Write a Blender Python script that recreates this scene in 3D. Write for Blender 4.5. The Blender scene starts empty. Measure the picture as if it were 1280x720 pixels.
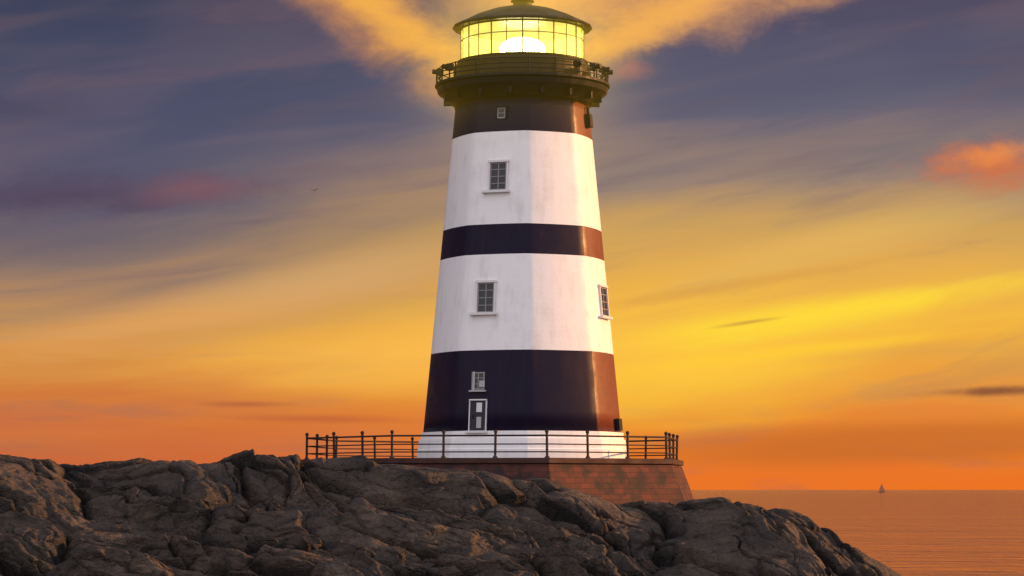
import bpy, bmesh, math, random
import numpy as np
from mathutils import Vector, Matrix
random.seed(4)
sc = bpy.context.scene
sc.view_settings.view_transform='Standard'; sc.view_settings.look='None'; sc.view_settings.exposure=0
EYE=5.0; F=3233.0; D=120.0
def wx(px,Y=D): return (px-640)/F*Y
def wz(py,Y=D): return EYE+(612-py)/F*Y
def lin(c):
    return tuple(((v/255)/12.92 if v/255<=0.04045 else ((v/255+0.055)/1.055)**2.4) for v in c)
# ---------------- camera
cam=bpy.data.cameras.new("camera"); co=bpy.data.objects.new("camera",cam); sc.collection.objects.link(co)
co.location=(0,0,EYE); co.rotation_euler=(math.radians(90),0,0)
cam.sensor_width=36; cam.lens=F/1280*36; cam.shift_y=(612-360)/1280; cam.clip_start=0.5; cam.clip_end=80000
sc.camera=co
# ---------------- node DSL
class G:
    def __init__(s,nt): s.nt=nt
    def m(s,op,a,b=None,c=None,clamp=False):
        n=s.nt.nodes.new('ShaderNodeMath'); n.operation=op; n.use_clamp=clamp
        for i,v in enumerate((a,b,c)):
            if v is None: continue
            if isinstance(v,(int,float)): n.inputs[i].default_value=v
            else: s.nt.links.new(v,n.inputs[i])
        return n.outputs[0]
    def add(s,a,b): return s.m('ADD',a,b)
    def sub(s,a,b): return s.m('SUBTRACT',a,b)
    def mul(s,a,b): return s.m('MULTIPLY',a,b)
    def smooth(s,x,a,b,o0=0.0,o1=1.0):
        n=s.nt.nodes.new('ShaderNodeMapRange'); n.interpolation_type='SMOOTHSTEP'
        s.nt.links.new(x,n.inputs[0])
        for i,v in zip((1,2,3,4),(a,b,o0,o1)): n.inputs[i].default_value=v
        return n.outputs[0]
    def comb(s,x,y,z=0.0):
        n=s.nt.nodes.new('ShaderNodeCombineXYZ')
        for i,v in enumerate((x,y,z)):
            if isinstance(v,(int,float)): n.inputs[i].default_value=v
            else: s.nt.links.new(v,n.inputs[i])
        return n.outputs[0]
    def noise(s,vec,scale,detail=4,rough=.55,dist=0.0,col=False):
        n=s.nt.nodes.new('ShaderNodeTexNoise'); 
        if vec is not None: s.nt.links.new(vec,n.inputs['Vector'])
        n.inputs['Scale'].default_value=scale; n.inputs['Detail'].default_value=detail
        n.inputs['Roughness'].default_value=rough; n.inputs['Distortion'].default_value=dist
        return n.outputs['Color' if col else 'Fac']
    def mix(s,f,a,b,blend='MIX'):
        n=s.nt.nodes.new('ShaderNodeMix'); n.data_type='RGBA'; n.blend_type=blend
        if isinstance(f,(int,float)): n.inputs[0].default_value=f
        else: s.nt.links.new(f,n.inputs[0])
        for i,v in ((6,a),(7,b)):
            if isinstance(v,tuple): n.inputs[i].default_value=(*v[:3],1)
            else: s.nt.links.new(v,n.inputs[i])
        return n.outputs[2]
    def ramp(s,f,stops,interp='LINEAR'):
        n=s.nt.nodes.new('ShaderNodeValToRGB'); cr=n.color_ramp; cr.interpolation=interp
        while len(cr.elements)<len(stops): cr.elements.new(0.5)
        for e,(p,c) in zip(cr.elements,sorted(stops,key=lambda t:t[0])):
            e.position=p; e.color=(*c,1)
        s.nt.links.new(f,n.inputs[0]); return n.outputs[0]
    def objco(s):
        return s.nt.nodes.new('ShaderNodeTexCoord').outputs['Object']
    def bump(s,h,strength,dist):
        n=s.nt.nodes.new('ShaderNodeBump'); n.inputs['Strength'].default_value=strength; n.inputs['Distance'].default_value=dist
        s.nt.links.new(h,n.inputs['Height']); return n
# ---------------- world
w=bpy.data.worlds.new("World"); sc.world=w; w.use_nodes=True; nt=w.node_tree; nt.nodes.clear(); g=G(nt)
try:
    w.cycles.sampling_method='MANUAL'; w.cycles.sample_map_resolution=256
except Exception: pass
tc=nt.nodes.new('ShaderNodeTexCoord'); sep=nt.nodes.new('ShaderNodeSeparateXYZ'); nt.links.new(tc.outputs['Generated'],sep.inputs[0])
dx,dy,dz=sep.outputs
DEG=180/math.pi
az=g.mul(g.m('ARCTAN2',dx,dy),DEG)           # compass angle from the west, degrees
el=g.mul(g.m('ARCTAN2',dz,g.m('SQRT',g.add(g.mul(dx,dx),g.mul(dy,dy)))),DEG)
el=g.m('ABSOLUTE',el)
PXD=math.degrees(1/F)
def A(px): return (px-640)*PXD
def E(py): return (612-py)*PXD
tiltamt=g.smooth(el,0.3,5.0,0.0,0.16)
across=g.sub(el,g.mul(tiltamt,az))
sv=g.comb(g.mul(az,0.10),g.mul(across,0.75))
n1=g.noise(sv,1.0,3,.5,.3)
sv2=g.comb(g.mul(az,0.20),g.mul(across,1.4),3.7)
n2=g.noise(sv2,1.0,6,.6,.4)
sv3=g.comb(g.mul(az,0.55),g.mul(el,1.0),9.1)
n3=g.noise(sv3,1.0,6,.64,.2)
ew=g.add(el,g.add(g.mul(g.sub(n1,.5),2.1),g.mul(g.sub(n2,.5),1.3)))
ft=g.m('DIVIDE',ew,12.0,clamp=True)
def st(lst): return [(max(0,min(1,E(py)/12.0)),lin(c)) for py,c in lst]
L=g.ramp(ft,st([(612,(192,92,50)),(560,(202,104,58)),(500,(212,122,56)),(440,(214,146,72)),(400,(184,138,92)),(340,(132,112,106)),(260,(92,88,108)),(180,(78,80,106)),(80,(68,72,98)),(0,(60,64,88))]))
Rr=g.ramp(ft,st([(612,(238,114,22)),(575,(236,122,30)),(530,(232,134,46)),(480,(240,162,54)),(420,(248,186,58)),(350,(232,174,76)),(290,(204,160,90)),(230,(150,128,114)),(150,(98,96,114)),(60,(84,82,104)),(0,(78,72,94))]))
lr=g.smooth(az,A(80),A(820))
col=g.mix(lr,L,Rr)
col=g.mix(g.mul(g.smooth(n2,.50,.68),.24),col,lin((116,94,98)))
col=g.mix(g.mul(g.smooth(n1,.56,.40),.08),col,lin((180,130,110)))
def blob(px,py,rx,ry,tilt,c,alpha,k=1.2,n=None,soft=1.0):
    global col
    n=n if n is not None else n3
    a=math.radians(tilt); ca,sa=math.cos(a),math.sin(a)
    X=g.sub(az,A(px)); Y=g.sub(el,E(py))
    U=g.add(g.mul(X,ca/(rx*PXD)),g.mul(Y,sa/(rx*PXD))); V=g.add(g.mul(X,-sa/(ry*PXD)),g.mul(Y,ca/(ry*PXD)))
    d=g.sub(1.0,g.m('SQRT',g.add(g.mul(U,U),g.mul(V,V))))
    d=g.add(d,g.mul(g.sub(n,.5),k))
    col=g.mix(g.mul(g.smooth(d,0,soft),alpha),col,lin(c))
blob(880,450,380,110,6,(255,202,62),.9,.9,n1)
blob(1040,392,440,30,9,(255,216,58),1.0,1.4,n2)
blob(1000,440,300,14,6,(255,204,54),.85,1.2,n2)
blob(900,360,300,12,9,(214,150,66),.6,1.2,n2)
blob(540,440,440,70,4,(252,186,76),.9,.9,n1)
blob(250,395,420,46,10,(232,166,92),.7,1.4,n2)
blob(430,345,280,44,12,(214,166,108),.7,1.2,n1)
blob(1050,305,360,40,12,(232,184,96),.6,1.4,n2)
blob(1200,440,300,22,2,(214,160,80),.6,1.4,n1)
blob(430,6,330,66,-33,(212,144,84),.9,1.4,n3,1.1)
blob(480,26,220,38,-33,(246,176,76),.9,1.6,n3,1.0)
blob(700,-5,230,62,0,(232,162,90),.9,1.0,n3,1.1)
blob(900,8,330,64,13,(218,154,98),.9,1.6,n3,1.1)
blob(820,34,190,38,24,(246,176,84),.85,1.6,n3,1.1)
blob(560,70,130,64,-30,(230,166,74),.55,.8,n3,1.2)
blob(745,70,130,56,30,(230,166,74),.5,.8,n3,1.2)
blob(100,250,290,46,2,(82,66,88),.85,1.7,n3,1.1)
blob(240,240,110,28,2,(132,88,96),.65,1.8,n3,1.1)
blob(30,150,200,26,4,(66,64,88),.5,1.6,n3,1.2)
blob(1240,212,130,44,10,(208,114,68),.95,2.0,n3,1.0)
blob(1250,200,80,20,10,(238,142,74),.75,2.0,n3,.9)
blob(790,92,44,20,0,(172,110,100),.7,1.8,n3)
blob(1110,556,430,40,2,(196,104,44),.7,.8,n1,.7)
blob(1235,491,100,10,2,(128,74,52),.85,1.1,n3,.8)
blob(935,404,62,4,8,(180,124,66),.6,.7,n3)
blob(310,506,80,6,0,(172,94,60),.7,.9,n3)
blob(400,524,170,8,-1,(184,92,54),.6,.9,n3)
blob(120,540,260,18,2,(214,120,60),.5,1.1,n2)
back=g.smooth(dy,0.25,-0.45)
backcol=g.mix(g.smooth(el,0,50),(1.26,1.12,1.10),(1.02,1.02,1.20))
up=g.smooth(el,16,50)
col=g.mix(up,col,(0.26,0.27,0.36))
col=g.mix(back,col,backcol)
bg=nt.nodes.new('ShaderNodeBackground'); nt.links.new(col,bg.inputs[0]); bg.inputs[1].default_value=1.0
sky=nt.nodes.new('ShaderNodeTexSky'); sky.sky_type='NISHITA'; sky.sun_disc=False
SUN_AZ=78; SUN_EL=16
sky.sun_elevation=math.radians(SUN_EL); sky.sun_rotation=math.radians(SUN_AZ)
bg2=nt.nodes.new('ShaderNodeBackground'); nt.links.new(sky.outputs[0],bg2.inputs[0]); bg2.inputs[1].default_value=0.001
ad=nt.nodes.new('ShaderNodeAddShader'); nt.links.new(bg.outputs[0],ad.inputs[0]); nt.links.new(bg2.outputs[0],ad.inputs[1])
wo=nt.nodes.new('ShaderNodeOutputWorld'); nt.links.new(ad.outputs[0],wo.inputs[0])
# sun
sl=bpy.data.lights.new("sun",'SUN'); so=bpy.data.objects.new("sun",sl); sc.collection.objects.link(so)
sl.energy=7.0; sl.angle=math.radians(0.6); sl.color=(1.0,0.46,0.16)
a=math.radians(SUN_AZ); e=math.radians(SUN_EL)
sd=Vector((math.sin(a)*math.cos(e),math.cos(a)*math.cos(e),math.sin(e)))
so.rotation_euler=sd.to_track_quat('Z','Y').to_euler(); so.location=(60,60,40)
# ---------------- materials
def mat(name,color,rough=.6,metal=0,fn=None,spec=.5):
    m=bpy.data.materials.new(name); m.use_nodes=True; nt=m.node_tree
    b=nt.nodes['Principled BSDF']; b.inputs['Base Color'].default_value=(*color,1); b.inputs['Roughness'].default_value=rough
    b.inputs['Metallic'].default_value=metal; b.inputs['Specular IOR Level'].default_value=spec
    if fn: fn(G(nt),b,nt)
    return m
def worn(c1,c2,bs=.15,streak=True,r0=.3,r1=.6):
    def fn(g,b,nt):
        oc=g.objco(); sp=nt.nodes.new('ShaderNodeSeparateXYZ'); nt.links.new(oc,sp.inputs[0])
        v=g.comb(g.mul(sp.outputs[0],1.0),g.mul(sp.outputs[1],1.0),g.mul(sp.outputs[2],.12))
        n=g.noise(v,2.6,6,.65); n5=g.noise(oc,1.1,5,.6)
        f=g.smooth(g.add(g.mul(n,.6),g.mul(n5,.4)),.46,.70)
        nt.links.new(g.mix(f,c1,c2),b.inputs['Base Color'])
        nt.links.new(g.smooth(n5,.3,.7,r0,r1),b.inputs['Roughness'])
        h=g.add(g.noise(oc,9,6,.6),g.mul(g.m('FRACT',g.mul(sp.outputs[2],4.0)),.25))
        nt.links.new(g.bump(h,bs,.03).outputs[0],b.inputs['Normal'])
    return fn
M_white=mat("white_paint",(.8,.8,.8),.5,fn=worn((.79,.79,.79),(.67,.66,.64),.25,r0=.45,r1=.65),spec=.3)
M_black=mat("navy_black_paint",(.012,.01,.022),.35,fn=worn((.010,.007,.022),(.020,.012,.024),.12,r0=.4,r1=.55),spec=.12)
M_black_sheen=mat("navy_black_sunset_sheen",(.10,.03,.012),.5,fn=worn((.13,.027,.009),(.07,.018,.009),.2,r0=.4,r1=.6),spec=.35)  # dark paint with the orange sunset sheen put into its base colour
M_iron=mat("black_iron",(.012,.012,.013),.45,fn=worn((.008,.007,.008),(.02,.013,.010),.1,r0=.45,r1=.65),spec=.2)
M_gallery=mat("gallery_paint",(.013,.013,.012),.4,fn=worn((.007,.006,.008),(.015,.012,.010),.1,r0=.4,r1=.6),spec=.15)
M_glassd=mat("window_glass",(.03,.035,.04),.15,spec=.3)
M_frame=mat("window_frame",(.35,.34,.34),.5)
M_frame_d=mat("window_frame_grey",(.22,.21,.22),.5)
M_trim=mat("window_trim",(.62,.61,.60),.5)
M_door=mat("door_paint",(.02,.02,.03),.4,spec=.2)
M_copper=mat("roof_metal",(.03,.035,.02),.4,metal=.0,fn=worn((.009,.009,.008),(.022,.019,.012),.2),spec=.15)
def brickfn(g,b,nt):
    uv=nt.nodes.new('ShaderNodeUVMap'); uv.uv_map='UVMap'
    br=nt.nodes.new('ShaderNodeTexBrick'); nt.links.new(uv.outputs[0],br.inputs['Vector'])
    br.inputs['Color1'].default_value=(.11,.024,.012,1); br.inputs['Color2'].default_value=(.050,.013,.009,1); br.inputs['Mortar'].default_value=(.03,.018,.015,1)
    br.inputs['Scale'].default_value=1; br.inputs['Mortar Size'].default_value=.014; br.inputs['Brick Width'].default_value=.6; br.inputs['Row Height'].default_value=.24
    oc=g.objco(); n=g.noise(oc,1.2,6,.6); 
    c=g.mix(g.smooth(n,.42,.62),br.outputs['Color'],(.02,.010,.009))
    nt.links.new(c,b.inputs['Base Color'])
    nt.links.new(g.bump(g.sub(g.mul(g.noise(oc,8,5),.4),br.outputs['Fac']),.6,.03).outputs[0],b.inputs['Normal'])
M_brick=mat("brick",(.1,.04,.02),.75,fn=brickfn,spec=.3)
M_cop=mat("stone_coping",(.10,.08,.07),.8,fn=worn((.05,.020,.014),(.025,.013,.011),.3,r0=.6,r1=.9),spec=.3)
def new_obj(name,mesh,parent=None,loc=(0,0,0)):
    o=bpy.data.objects.new(name,mesh); sc.collection.objects.link(o); o.location=loc
    if parent: o.parent=parent
    return o
def mesh_obj(name,verts,faces,mats,fmat=None,parent=None,smooth=False,loc=(0,0,0)):
    me=bpy.data.meshes.new(name); me.from_pydata(verts,[],faces)
    for m in mats: me.materials.append(m)
    if fmat: 
        for p,i in zip(me.polygons,fmat): p.material_index=i
    if smooth:
        for p in me.polygons: p.use_smooth=True
    me.update(); return new_obj(name,me,parent,loc)
TX=wx(653); TY=D
light=bpy.data.objects.new("lighthouse",None); sc.collection.objects.link(light); light.location=(TX,TY,wz(575))
Z0=wz(575)
def child(o):
    o.parent=light; o.matrix_parent_inverse=Matrix.Translation(-Vector(light.location)); return o
def ringpt(r,th,z,cx=TX,cy=TY):
    t=math.radians(th); return (cx+r*math.sin(t),cy-r*math.cos(t),z)
def loft(name,prof,n,rot,mats,segm=None,cap=True,smooth=False,cx=TX,cy=TY,uv=False,shape=None):
    V=[];Fa=[];fm=[]
    for r,z in prof:
        for i in range(n):
            th=rot+i*360/n
            V.append(ringpt(r*(shape(th) if shape else 1),th,z,cx,cy))
    for k in range(len(prof)-1):
        for i in range(n):
            j=(i+1)%n; Fa.append((k*n+i,k*n+j,(k+1)*n+j,(k+1)*n+i)); fm.append(segm[k] if segm else 0)
    if cap:
        Fa.append(tuple(reversed(range(n)))); fm.append(segm[0] if segm else 0)
        Fa.append(tuple((len(prof)-1)*n+i for i in range(n))); fm.append(segm[-1] if segm else 0)
    o=mesh_obj(name,V,Fa,mats,fm)
    if smooth:
        for p in o.data.polygons:
            if len(p.vertices)==4: p.use_smooth=True
    if uv:
        me=o.data; ul=me.uv_layers.new(name='UVMap')
        side=2*prof[0][0]*math.sin(math.pi/n)
        for p in me.polygons:
            for q,li in enumerate(p.loop_indices):
                if len(p.vertices)==4:
                    i=p.index%n; c=p.vertices[q]; ii=c%n
                    ul.data[li].uv=((i+ (0 if ii==i else 1))*side, me.vertices[c].co.z)
    return o
def box_into(bm,M,sx,sy,sz,mi=0):
    r=bmesh.ops.create_cube(bm,size=1.0,matrix=M@Matrix.Diagonal((sx,sy,sz,1)))
    for v in r['verts']:
        for f in v.link_faces: f.material_index=mi
def bar(bm,p,q,r,seg=6,mi=0):
    p=Vector(p);q=Vector(q);d=q-p
    M=Matrix.Translation((p+q)/2)@d.to_track_quat('Z','Y').to_matrix().to_4x4()
    rr=bmesh.ops.create_cone(bm,cap_ends=True,segments=seg,radius1=r,radius2=r,depth=d.length,matrix=M)
    for v in rr['verts']:
        for f in v.link_faces: f.material_index=mi
def bm_obj(name,bm,mats,parent=True):
    me=bpy.data.meshes.new(name); bm.to_mesh(me); bm.free()
    for m in mats: me.materials.append(m)
    o=new_obj(name,me)
    if parent: child(o)
    return o
# ------------ tower : octagon with softly rounded arrises
def octa(th):
    d=((th-2.5+720)%45)-22.5
    poly=math.cos(math.radians(22.5))/math.cos(math.radians(d))
    return .55*poly+.45*.972
APF=.55*math.cos(math.radians(22.5))+.45*.972
zb=wz(541); 
def R(z): return 4.66-.1005*(z-zb)
zs=[zb,wz(443),wz(326),wz(289),wz(175),wz(134)]
prof=[];segm=[]
cols=[1,0,1,0,1]
for k in range(5):
    a0,a1=zs[k],zs[k+1]; nsub=4
    for s in range(nsub):
        z=a0+(a1-a0)*s/nsub; prof.append((R(z),z)); segm.append(cols[k])
prof.append((R(zs[-1]),zs[-1]))
NT=72
tw=child(loft("tower_walls",prof,NT,2.5,[M_white,M_black,M_black_sheen],segm,smooth=True,shape=octa))
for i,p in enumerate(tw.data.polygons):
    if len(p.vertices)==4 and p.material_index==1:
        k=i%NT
        if 9<=k<18: p.material_index=2  # right-hand face of the dark bands: sky sheen painted as colour
child(loft("plinth",[(4.96,Z0+.004),(4.96,wz(563)),(4.90,wz(562)),(4.86,wz(550)),(4.78,wz(549.5)),(4.76,wz(541)),(4.3,wz(540.8))],NT,2.5,[M_white],None,shape=octa))
# gallery
zt=zs[-1]
child(loft("cornice",[(R(zt)-.08,zt),(3.26,wz(132)),(3.34,wz(129)),(3.52,wz(125)),(3.80,wz(120)),(3.92,wz(118)),(3.98,wz(112)),(3.92,wz(111))],32,0,[M_gallery],None))
child(loft("deck",[(3.9,wz(111)+.003),(4.06,wz(110)),(4.06,wz(107)),(3.9,wz(106))],32,0,[M_iron]))
bm=bmesh.new()
for i in range(16):
    th=i*22.5+13.75; t=math.radians(th)
    box_into(bm,Matrix.Translation(ringpt(3.45,th,wz(126.5)))@Matrix.Rotation(t,4,'Z'),.12,.5,.3)
bm_obj("corbels",bm,[M_gallery])
bm=bmesh.new()
N=20; ztop=wz(89); zd=wz(106)
for i in range(N):
    th=i*360/N+4
    bar(bm,ringpt(3.98,th,zd),ringpt(3.98,th,ztop+.03),.04)
    for zz in (ztop,(ztop*.62+zd*.38),(ztop*.28+zd*.72)):
        bar(bm,ringpt(3.98,th,zz),ringpt(3.98,th+360/N,zz),.028)
for th,s in ((58,.34),(40,.26),(-60,.3),(84,.4),(72,.22),(-82,.3)):
    M=Matrix.Translation(ringpt(3.85,th,zd+.5))@Matrix.Rotation(math.radians(th),4,'Z')
    box_into(bm,M,s,.3,s); bar(bm,ringpt(3.85,th,zd),ringpt(3.85,th,zd+.45),.04)
    bar(bm,ringpt(4.0,th,zd+.5),ringpt(4.2,th,zd+.52),.11,10)
bm_obj("gallery_railing",bm,[M_iron])
# drum
child(loft("lantern_drum",[(3.16,wz(106)),(3.16,wz(88)),(3.2,wz(87.5)),(3.2,wz(85)),(3.05,wz(84)),(3.0,wz(81)),(3.04,wz(80.5)),(3.04,wz(78.5))],48,0,[M_gallery],smooth=False))
bm=bmesh.new()
for i in range(16):
    th=i*22.5+5; bar(bm,ringpt(3.18,th,wz(105)),ringpt(3.18,th,wz(89)),.035)
bm_obj("drum_ribs",bm,[M_iron])
# lantern glass
gl0,gl1=wz(78.5),wz(38); GR=2.82; NG=24
def glassfn(g,b,nt):
    b.inputs['Alpha'].default_value=.6
    oc=g.objco(); n=g.noise(oc,.9,3,.5)
    nt.links.new(g.smooth(n,.35,.65,1.1,1.7),b.inputs['Emission Strength'])
    b.inputs['Emission Color'].default_value=(1.0,.86,.15,1)  # pane emission stands in for lamplight shining through the glass
M_pane=mat("lantern_pane",(.5,.45,.12),.15,fn=glassfn,spec=.3)
V=[];Fa=[]
for i in range(NG):
    V+= [ringpt(GR,i*15,gl0),ringpt(GR,i*15,gl1)]
for i in range(NG):
    j=(i+1)%NG; Fa.append((2*i,2*j,2*j+1,2*i+1))
child(mesh_obj("lantern_glass",V,Fa,[M_pane]))
bm=bmesh.new()
for i in range(NG):
    bar(bm,ringpt(GR+.02,i*15,gl0),ringpt(GR+.02,i*15,gl1),.025 if i%2 else .04)
    for zz in (gl0+.02,gl0*.35+gl1*.65,gl1-.02):
        bar(bm,ringpt(GR+.02,i*15,zz),ringpt(GR+.02,(i+1)*15,zz),.025)
M_mull=mat("mullion_paint",(.20,.17,.04),.5)
bm_obj("lantern_mullions",bm,[M_mull])
def emis(name,c,s):
    m=bpy.data.materials.new(name); m.use_nodes=True; b=m.node_tree.nodes['Principled BSDF']
    b.inputs['Base Color'].default_value=(.8,.7,.3,1); b.inputs['Emission Color'].default_value=(*c,1); b.inputs['Emission Strength'].default_value=s; return m
zl=(gl0+gl1)/2-.15
pl=[]
for k in range(13):
    t=-1+2*k/12; pl.append((1.05*math.sqrt(max(.02,1-.75*t*t))+(.03 if k%2 else 0),zl+t*.5))
child(loft("fresnel_lens",pl,24,0,[emis("lamp_lens",(1.0,.86,.42),24)],smooth=False))
child(loft("lens_pedestal",[(.35,wz(79)),(.3,zl-.51)],16,0,[M_iron]))
child(loft("lantern_floor",[(2.8,wz(79.5)),(2.8,wz(79))],24,0,[M_gallery]))
pl_=bpy.data.lights.new("lantern_lamp",'POINT'); pl_.energy=3000; pl_.color=(1,.78,.15); pl_.shadow_soft_size=1.15
po=bpy.data.objects.new("lantern_lamp",pl_); sc.collection.objects.link(po); po.location=(TX,TY,zl+.0); child(po)
# self-emitting volume around the lantern, imitates the lamp's glow in the air
vm=bpy.data.materials.new("lamp_glow_volume"); vm.use_nodes=True; vn=vm.node_tree; vn.nodes.clear(); gv=G(vn)
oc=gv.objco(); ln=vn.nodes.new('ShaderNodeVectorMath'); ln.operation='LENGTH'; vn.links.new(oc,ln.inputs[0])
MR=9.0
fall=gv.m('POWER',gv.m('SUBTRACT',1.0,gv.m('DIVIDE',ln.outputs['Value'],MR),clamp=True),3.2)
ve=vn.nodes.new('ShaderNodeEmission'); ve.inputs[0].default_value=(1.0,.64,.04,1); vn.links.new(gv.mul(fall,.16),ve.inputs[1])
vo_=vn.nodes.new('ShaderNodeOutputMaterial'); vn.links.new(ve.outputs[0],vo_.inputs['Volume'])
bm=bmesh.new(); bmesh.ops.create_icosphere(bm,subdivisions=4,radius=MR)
me=bpy.data.meshes.new("lamp_glow_volume"); bm.to_mesh(me); bm.free(); me.materials.append(vm)
mo=new_obj("lamp_glow_volume",me); mo.location=(TX,TY,zl); child(mo)
# roof
rp=[(2.85,wz(38)),(3.2,wz(37.5)),(3.25,wz(36)),(3.22,wz(34)),(2.9,wz(30)),(2.3,wz(22)),(1.5,wz(14)),(.7,wz(9)),(.45,wz(8)),(.42,wz(3)),(.55,wz(2.5)),(.5,wz(-1)),(.22,wz(-5)),(.05,wz(-6))]
child(loft("lantern_roof",rp,24,0,[M_copper],smooth=False))
bm=bmesh.new(); bmesh.ops.create_uvsphere(bm,u_segments=16,v_segments=10,radius=.3,matrix=Matrix.Translation((TX,TY,wz(-9)))); bar(bm,(TX,TY,wz(-9)),(TX,TY,wz(-40)),.03)
bm_obj("vent_ball",bm,[M_copper])
# ------------ windows
def face_frame(aN,z,toff,out=0.0):
    a=math.radians(aN); n=Vector((math.sin(a),-math.cos(a),0)); t=Vector((math.cos(a),math.sin(a),0))
    ap=R(z)*APF-abs(toff)**2*.06; p=Vector((TX,TY,z))+n*(ap+out)+t*toff
    up=(Vector((0,0,1))-n*.1005*.924).normalized(); nn=t.cross(up).normalized()
    M=Matrix((( t.x,up.x,nn.x,p.x),(t.y,up.y,nn.y,p.y),(t.z,up.z,nn.z,p.z),(0,0,0,1)))
    return M
def window(name,aN,z,toff,w_,h_,cols_=2,rows=4,sill=True,trim=True,tm=None,fr=None):
    M=face_frame(aN,z,toff); bm=bmesh.new()
    T=lambda x,y,zo: M@Matrix.Translation((x,y,zo))
    box_into(bm,T(0,0,.01),w_,h_,.03,0)
    f=.06
    for s in (-1,1):
        box_into(bm,T(s*(w_/2-f/2),0,.035),f,h_,.05,1); box_into(bm,T(0,s*(h_/2-f/2),.033),w_-2*f,f,.046,1)
    for c in range(1,cols_): box_into(bm,T(-w_/2+w_*c/cols_,0,.03),.045,h_-2*f,.03,1)
    for r in range(1,rows): box_into(bm,T(0,-h_/2+h_*r/rows,.031),w_-2*f,.035,.026,1)
    if trim:
        for s in (-1,1): box_into(bm,T(s*(w_/2+.035),0,.03),.07,h_,.14,2)
        box_into(bm,T(0,h_/2+.05,.04),w_+.2,.10,.18,2)
    if sill: box_into(bm,T(-.08,-h_/2-.06,.07),w_+.5,.11,.26,2)
    return bm_obj(name,bm,[M_glassd,fr or M_frame_d,tm or M_trim])
Yf=D-3.6
window("window_upper",-20,wz(220,Yf+.3),.05,.80,1.28)
window("window_middle",-20,wz(372,Yf),-.36,.80,1.36)
window("window_side",70,wz(377,D-1.3),.30,.95,1.35)
window("window_lower",-20,wz(476,Yf-.4),-.60,.62,.8,2,3,False,False)
window("window_attic",-20,wz(141,Yf+.6),.10,.4,.5,1,2,False,True,M_gallery)
bm=bmesh.new(); M=face_frame(-20,wz(519,Yf-.8),-.55)
T=lambda x,y,zo: M@Matrix.Translation((x,y,zo))
box_into(bm,T(0,0,.03),.82,1.34,.06,0)
for s in (-1,1): box_into(bm,T(s*.40,-.02,.05),.045,1.36,.12,1)
box_into(bm,T(0,.70,.06),.84,.06,.14,1)
box_into(bm,T(.06,.36,.07),.26,.42,.03,1); box_into(bm,T(.06,-.32,.07),.22,.5,.03,3)
box_into(bm,T(-.22,-.05,.08),.05,.16,.06,2)
box_into(bm,T(.0,-.76,.12),1.05,.10,.3,1)
bm_obj("door",bm,[M_door,M_trim,M_iron,M_frame])
bm=bmesh.new(); M=face_frame(-20,wz(476,Yf-.4),-.60)
box_into(bm,M@Matrix.Translation((-.2,0,.06)),.10,.84,.05,0)
box_into(bm,M@Matrix.Translation((.2,-.14,.07)),.26,.30,.04,0); box_into(bm,M@Matrix.Translation((0,-.46,.08)),.8,.07,.12,0)
bm_obj("window_lower_trim",bm,[M_frame])
bm=bmesh.new()
M=face_frame(70,wz(531,D-1.5),.6); box_into(bm,M@Matrix.Translation((0,0,.1)),.45,.55,.3)
M=face_frame(70,wz(150,D-1.2),.25); box_into(bm,M@Matrix.Translation((0,0,.10)),.4,.6,.3); box_into(bm,M@Matrix.Translation((0,.45,.12)),.12,.4,.12)
bm_obj("wall_boxes",bm,[M_iron])
# ------------ brick foundation
PX=wx(619); PR=8.87
fo=loft("brick_foundation",[(PR+1.35,Z0-3.0),(PR+.25,Z0-.28),(PR+.10,Z0-.26)],8,15,[M_brick],None,True,cx=PX,uv=True)
cp=loft("coping",[(PR+.3,Z0-.257),(PR+.34,Z0-.22),(PR+.34,Z0-.03),(PR+.28,Z0)],8,15,[M_cop],None,True,cx=PX)
cp.parent=fo
# ------------ railing
bm=bmesh.new(); ztop=wz(549); zm=wz(559); zl_=wz(568)
vs=[Vector(ringpt(PR,15+45*i,0,PX,TY)) for i in range(8)]
for i in range(8):
    p=vs[i];q=vs[(i+1)%8]; n=3
    for k in range(n):
        c=p.lerp(q,k/n); jx=random.uniform(-.03,.03)
        bar(bm,(c.x,c.y,Z0-.01),(c.x+jx,c.y,ztop+.14),.055,8)
        bmesh.ops.create_uvsphere(bm,u_segments=8,v_segments=6,radius=.085,matrix=Matrix.Translation((c.x+jx,c.y,ztop+.17)))
        bmesh.ops.create_cone(bm,cap_ends=True,segments=8,radius1=.12,radius2=.07,depth=.08,matrix=Matrix.Translation((c.x,c.y,Z0+.045)))
        d=p.lerp(q,(k+1)/n)
        for zz,r in ((ztop,.04),(zm,.028),(zl_,.028)):
            bar(bm,(c.x,c.y,zz),(d.x,d.y,zz),r)
M_rail=mat("rusty_railing",(.02,.012,.01),.6,fn=worn((.02,.013,.011),(.06,.025,.012),.2,r0=.45,r1=.8),spec=.3)
rail=bm_obj("metal_railing",bm,[M_rail],False)
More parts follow.
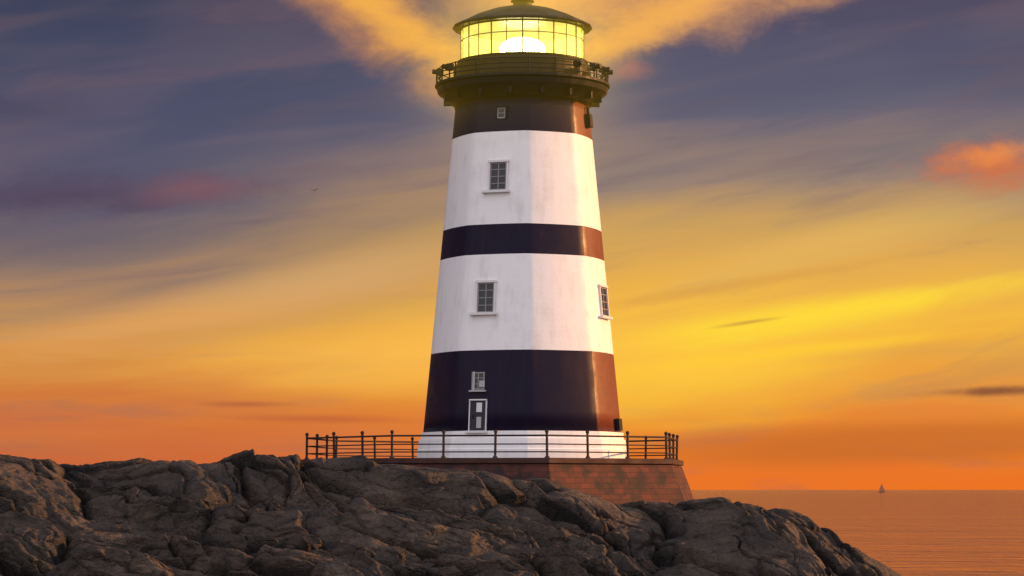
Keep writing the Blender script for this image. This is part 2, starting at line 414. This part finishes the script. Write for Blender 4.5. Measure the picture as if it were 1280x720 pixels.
# ------------ rock terrain
def hash2(ix,iy,s):
    h=(ix.astype(np.int64)*374761393+iy.astype(np.int64)*668265263+s*982451653)&0x7fffffff
    h=((h^(h>>13))*1274126177)&0x7fffffff
    h=((h^(h>>16))*668265263)&0x7fffffff
    return ((h^(h>>15))&0xffffff)/float(0xffffff)
def vnoise(x,y,s):
    ix=np.floor(x);iy=np.floor(y);fx=x-ix;fy=y-iy
    fx=fx*fx*fx*(fx*(fx*6-15)+10);fy=fy*fy*fy*(fy*(fy*6-15)+10)
    a=hash2(ix,iy,s);b=hash2(ix+1,iy,s);c=hash2(ix,iy+1,s);d=hash2(ix+1,iy+1,s)
    return (a*(1-fx)+b*fx)*(1-fy)+(c*(1-fx)+d*fx)*fy
def fbm(x,y,s,o=4,r=.5):
    t=0;amp=1;n=0
    for k in range(o):
        t=t+amp*vnoise(x,y,s+k*17);n+=amp;amp*=r;x=x*2.03+3.1;y=y*2.03+7.7
    return t/n-.5
def voro(x,y,s):
    ix=np.floor(x);iy=np.floor(y)
    f1=np.full(x.shape,9.);f2=np.full(x.shape,9.);cx=np.zeros(x.shape);cy=np.zeros(x.shape);ox=np.zeros(x.shape);oy=np.zeros(x.shape)
    for a_ in (-1,0,1):
        for b_ in (-1,0,1):
            jx=ix+a_;jy=iy+b_
            px=jx+hash2(jx,jy,s)*.9+.05;py=jy+hash2(jx,jy,s+5)*.9+.05
            d=np.sqrt((x-px)**2+(y-py)**2)
            m=d<f1
            f2=np.where(m,f1,np.minimum(f2,d)); f1=np.where(m,d,f1)
            cx=np.where(m,jx,cx);cy=np.where(m,jy,cy);ox=np.where(m,x-px,ox);oy=np.where(m,y-py,oy)
    return f1,f2,hash2(cx,cy,s+9),hash2(cx,cy,s+11),hash2(cx,cy,s+13),ox,oy
YC=105.0
xs=np.concatenate([np.linspace(-75,-25,90,endpoint=False),np.linspace(-25,25,1000,endpoint=False),np.linspace(25,60,60)])
ss=np.concatenate([np.linspace(-45,-6,50,endpoint=False),np.linspace(-6,0,60,endpoint=False),np.linspace(0,20,500,endpoint=False),np.linspace(20,95,110)])
X,S=np.meshgrid(xs,ss)
cr=[(-900,548),(-300,556),(0,574),(60,576),(110,588),(200,582),(300,580),(380,578),(450,576),(520,582),(600,591),(660,601),(720,614),(770,630),(830,634),(900,632),(950,636),(985,645),(1040,672),(1120,716),(1190,768),(1300,850),(2000,1000)]
cxp=np.array([wx(p,YC) for p,_ in cr]); czp=np.array([wz(q,YC) for _,q in cr])
zc=np.interp(X,cxp,czp)
def sm(t): t=np.clip(t,0,1); return t*t*(3-2*t)
slopeY=np.where(S>0,S*.90,S)
YY=YC-slopeY-1.2*fbm(X*.12,X*0+2.2,3,3)*2
drop=np.where(S>0,6.0*(1-np.exp(-S/11.5))*1.05,0)
back_drop=np.where(S<0,sm((-S-22)/20)*9+sm(-S/4)*.5,0)
ZZ=zc-drop-back_drop
far=sm((S-22)/20)
ZZ=ZZ*(1-far)+far*(np.minimum(ZZ,1.2)-.3+1.5*fbm(X*.08,S*.08,71,3))
ZZ=np.where(X>14,ZZ-sm((X-16)/8)*far*3,ZZ)
th=math.radians(-36); ca,sa=math.cos(th),math.sin(th)
wxn=fbm(X*.16,S*.16,21,3)*3.6+fbm(X*.8,S*.8,23,3)*.5; wyn=fbm(X*.16+40,S*.16,31,3)*3.6+fbm(X*.8,S*.8,33,3)*.5
P=(X+wxn); Q=(-S*1.0+wyn)
U=(P*ca+Q*sa); W=(-P*sa+Q*ca)
f1,f2,h1,h2,h3,ox,oy=voro(U/6.8,W/2.3,101)
e1=f2-f1
# slabs: flat-topped, tilted, with sharp joints
b1=np.clip(e1*5.5,0,1)**.6*.62+(h1-.5)*1.15+ox*(h2-.5)*2.4+oy*(h3-.30)*2.3
g1,g2,k1,k2,k3,px_,py_=voro(U/2.9+.2*wyn,W/1.0+9,202)
e2=g2-g1
sel=sm((fbm(X*.16,S*.16,77,3)+.10)*5)
b2=np.clip(e2*7,0,1)**.7*.22+(k1-.5)*.5+px_*(k2-.5)*.9+py_*(k3-.35)*.9
U3=U+fbm(X*.9,S*.9,55,3)*1.0; W3=W+fbm(X*.9+9,S*.9,57,3)*.7
q1,q2,r1,r2,r3,qx,qy=voro(U3/1.1,W3/.42,303)
e3=q2-q1
b3=np.clip(e3*7,0,1)*.08+(r1-.5)*.19+qx*(r2-.5)*.22
sel3=sm((fbm(X*.3+5,S*.3,79,3)+.05)*6)
strata=np.abs(((W*1.7+fbm(X*.5,S*.5,64,4)*2.4)%1)-.5)*.20*sm((fbm(X*.15+9,S*.15,83,3)+.12)*5)
# long open joints following the grain
jn=np.abs(fbm(U*.10+3,W*.55,97,3)); joint=-np.exp(-(jn/.012)**2)*.55
ridge=np.abs(fbm(U*.35,W*1.3,91,4))*-.7
disp=b1+b2*(.3+.7*sel)+b3*sel3+ridge+strata+joint+fbm(X*1.3,S*1.3,12,5)*.28+fbm(X*6,S*6,13,3)*.06
amp=np.where(S>0,.48+.52*sm(S/2.5),.48*(1-.55*sm(-S/4)))
disp=(disp-.35)*amp
nx,ny,nz=.08,-.62,.78
V=np.stack([X+disp*nx+fbm(X*.7,S*.7,8,3)*.15,YY+disp*ny,ZZ+disp*nz],-1).reshape(-1,3)
nr,nc=X.shape
idx=np.arange(nr*nc).reshape(nr,nc)
fc=np.stack([idx[:-1,:-1],idx[1:,:-1],idx[1:,1:],idx[:-1,1:]],-1).reshape(-1,4)
me=bpy.data.meshes.new("rock_ground")
me.vertices.add(len(V)); me.vertices.foreach_set('co',V.astype(np.float32).ravel())
me.loops.add(fc.size); me.loops.foreach_set('vertex_index',fc.ravel().astype(np.int32))
me.polygons.add(len(fc)); me.polygons.foreach_set('loop_start',np.arange(0,fc.size,4,dtype=np.int32)); 
me.update(calc_edges=True); me.validate()
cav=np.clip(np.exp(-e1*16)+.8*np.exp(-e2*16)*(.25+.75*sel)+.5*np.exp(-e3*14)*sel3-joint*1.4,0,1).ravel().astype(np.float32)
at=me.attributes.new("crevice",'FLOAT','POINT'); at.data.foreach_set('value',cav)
tone=(h2*.55+k2*.35+r3*.1).ravel().astype(np.float32)
at=me.attributes.new("block",'FLOAT','POINT'); at.data.foreach_set('value',tone)
me.polygons.foreach_set('use_smooth',np.ones(len(fc),dtype=bool))
def rockfn(g,b,nt):
    oc=g.objco()
    at=nt.nodes.new('ShaderNodeAttribute'); at.attribute_name="crevice"
    bt=nt.nodes.new('ShaderNodeAttribute'); bt.attribute_name="block"
    n=g.noise(oc,.55,6,.65,.4); n_b=g.noise(oc,4.5,6,.7); n_c=g.noise(oc,22,3,.7)
    c=g.ramp(g.add(g.mul(n,.65),g.mul(n_b,.35)),[(.32,(.018,.014,.012)),(.45,(.046,.033,.024)),(.56,(.092,.064,.044)),(.70,(.17,.118,.080))])
    c=g.mix(g.mul(g.sub(bt.outputs['Fac'],.2),.75),c,(.020,.015,.013))
    c=g.mix(g.mul(g.smooth(n_c,.56,.68),.4),c,(.17,.12,.085))
    c=g.mix(g.mul(g.smooth(n_c,.46,.34),.6),c,(.012,.010,.009))
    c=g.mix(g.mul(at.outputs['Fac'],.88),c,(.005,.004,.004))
    nt.links.new(c,b.inputs['Base Color'])
    nt.links.new(g.smooth(n_b,.3,.7,.42,.75),b.inputs['Roughness'])
    vo=nt.nodes.new('ShaderNodeTexVoronoi'); vo.feature='DISTANCE_TO_EDGE'; vo.inputs['Scale'].default_value=1.3
    mp=nt.nodes.new('ShaderNodeMapping'); nt.links.new(oc,mp.inputs[0]); mp.inputs['Rotation'].default_value=(.4,.5,.3); mp.inputs['Scale'].default_value=(.6,.8,1.5)
    mx=nt.nodes.new('ShaderNodeVectorMath'); mx.operation='ADD'; nt.links.new(mp.outputs[0],mx.inputs[0]); nt.links.new(g.noise(oc,1.2,4,.6,col=True),mx.inputs[1])
    nt.links.new(mx.outputs[0],vo.inputs['Vector'])
    crk=g.smooth(vo.outputs['Distance'],0,.05)
    h=g.add(g.add(g.mul(n_b,.8),g.mul(n_c,.25)),g.mul(crk,.4))
    nt.links.new(g.bump(h,.85,.2).outputs[0],b.inputs['Normal'])
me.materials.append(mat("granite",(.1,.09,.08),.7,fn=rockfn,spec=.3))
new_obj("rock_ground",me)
# ------------ sea
def seafn(g,b,nt):
    oc=g.objco(); sp=nt.nodes.new('ShaderNodeSeparateXYZ'); nt.links.new(oc,sp.inputs[0])
    v=g.comb(g.mul(sp.outputs[0],.45),sp.outputs[1],0.0)
    a=g.noise(v,.10,4,.6,.5); c=g.noise(v,.45,4,.6,.3); d=g.noise(v,.018,4,.55,.3)
    h=g.add(g.add(g.mul(a,1.0),g.mul(c,.55)),g.mul(d,2.5))
    nt.links.new(g.bump(h,1.0,4.2).outputs[0],b.inputs['Normal'])
    b.inputs['IOR'].default_value=1.36
M_sea=mat("sea_water",(.15,.058,.028),.06,fn=seafn)
V=[(-30000,-500,0),(30000,-500,0),(30000,45000,0),(-30000,45000,0)]
mesh_obj("sea",V,[(0,1,2,3)],[M_sea])
# ------------ sailboat
sb=bpy.data.objects.new("sailboat",None); sc.collection.objects.link(sb); YB=4800; sb.location=(wx(1102,YB),YB,0)
M_h=mat("hull_paint",(.10,.05,.04),.5); M_s=mat("sail_cloth",(.30,.15,.10),.8)
bm=bmesh.new()
st_=[(-6,.2,1.3),(-4,1.3,1.1),(0,1.7,1.0),(3.5,1.2,1.2),(6.5,.05,1.7)]
rows=[]
for x,hw,dk in st_:
    rows.append([bm.verts.new(q) for q in ((x,-hw,dk),(x,-hw*.7,.0),(x,0,-.6),(x,hw*.7,0),(x,hw,dk))])
for r0,r1 in zip(rows,rows[1:]):
    for i in range(4): bm.faces.new((r0[i],r0[i+1],r1[i+1],r1[i]))
    bm.faces.new((r0[4],r0[0],r1[0],r1[4]))
bm.faces.new(rows[0]); box_into(bm,Matrix.Translation((-1,0,1.6)),4,1.6,.8)
bar(bm,(.5,0,1),(.5,0,17),.14); bar(bm,(.5,0,2.4),(-5.2,0,2.2),.1)
me=bpy.data.meshes.new("hull"); bm.to_mesh(me); bm.free(); me.materials.append(M_h); new_obj("hull",me,sb)
mesh_obj("mainsail",[(.3,0,2.6),(-5,.5,2.5),(.3,0,16.5),(-2.8,.5,9)],[(0,1,3,2)],[M_s],parent=sb)
mesh_obj("jib",[(.7,0,14.5),(6.2,0,1.9),(1.2,.6,2.3)],[(0,1,2)],[M_s],parent=sb)
# ------------ seagull
YG=260; gx,gz_=wx(393,YG),wz(238,YG)
bm=bmesh.new()
def ring(x,r,z=0): return [bm.verts.new((x,r*math.cos(t),z+r*.8*math.sin(t))) for t in [k*math.pi/3 for k in range(6)]]
rs=[ring(-.32,.015),ring(-.2,.05),ring(0,.085),ring(.16,.06),ring(.22,.055,.02),ring(.30,.015,.01)]
for r0,r1 in zip(rs,rs[1:]):
    for i in range(6): bm.faces.new((r0[i],r0[(i+1)%6],r1[(i+1)%6],r1[i]))
for s in (-1,1):
    pts=[(.10,.05*s,.03),(-.10,.05*s,.03),(-.06,.34*s,.17),(.12,.34*s,.18),(-.14,.68*s,.05)]
    v=[bm.verts.new(p) for p in pts]; bm.faces.new((v[0],v[1],v[2],v[3])); bm.faces.new((v[3],v[2],v[4]))
v=[bm.verts.new(p) for p in ((-.28,.02,0),(-.46,.08,0),(-.46,-.08,0),(-.28,-.02,0))]; bm.faces.new(v)
gu=bm_obj("seagull",bm,[mat("gull_feathers",(.12,.1,.1),.8)],False); gu.location=(gx,YG,gz_); gu.rotation_euler=(0,0,math.radians(60))
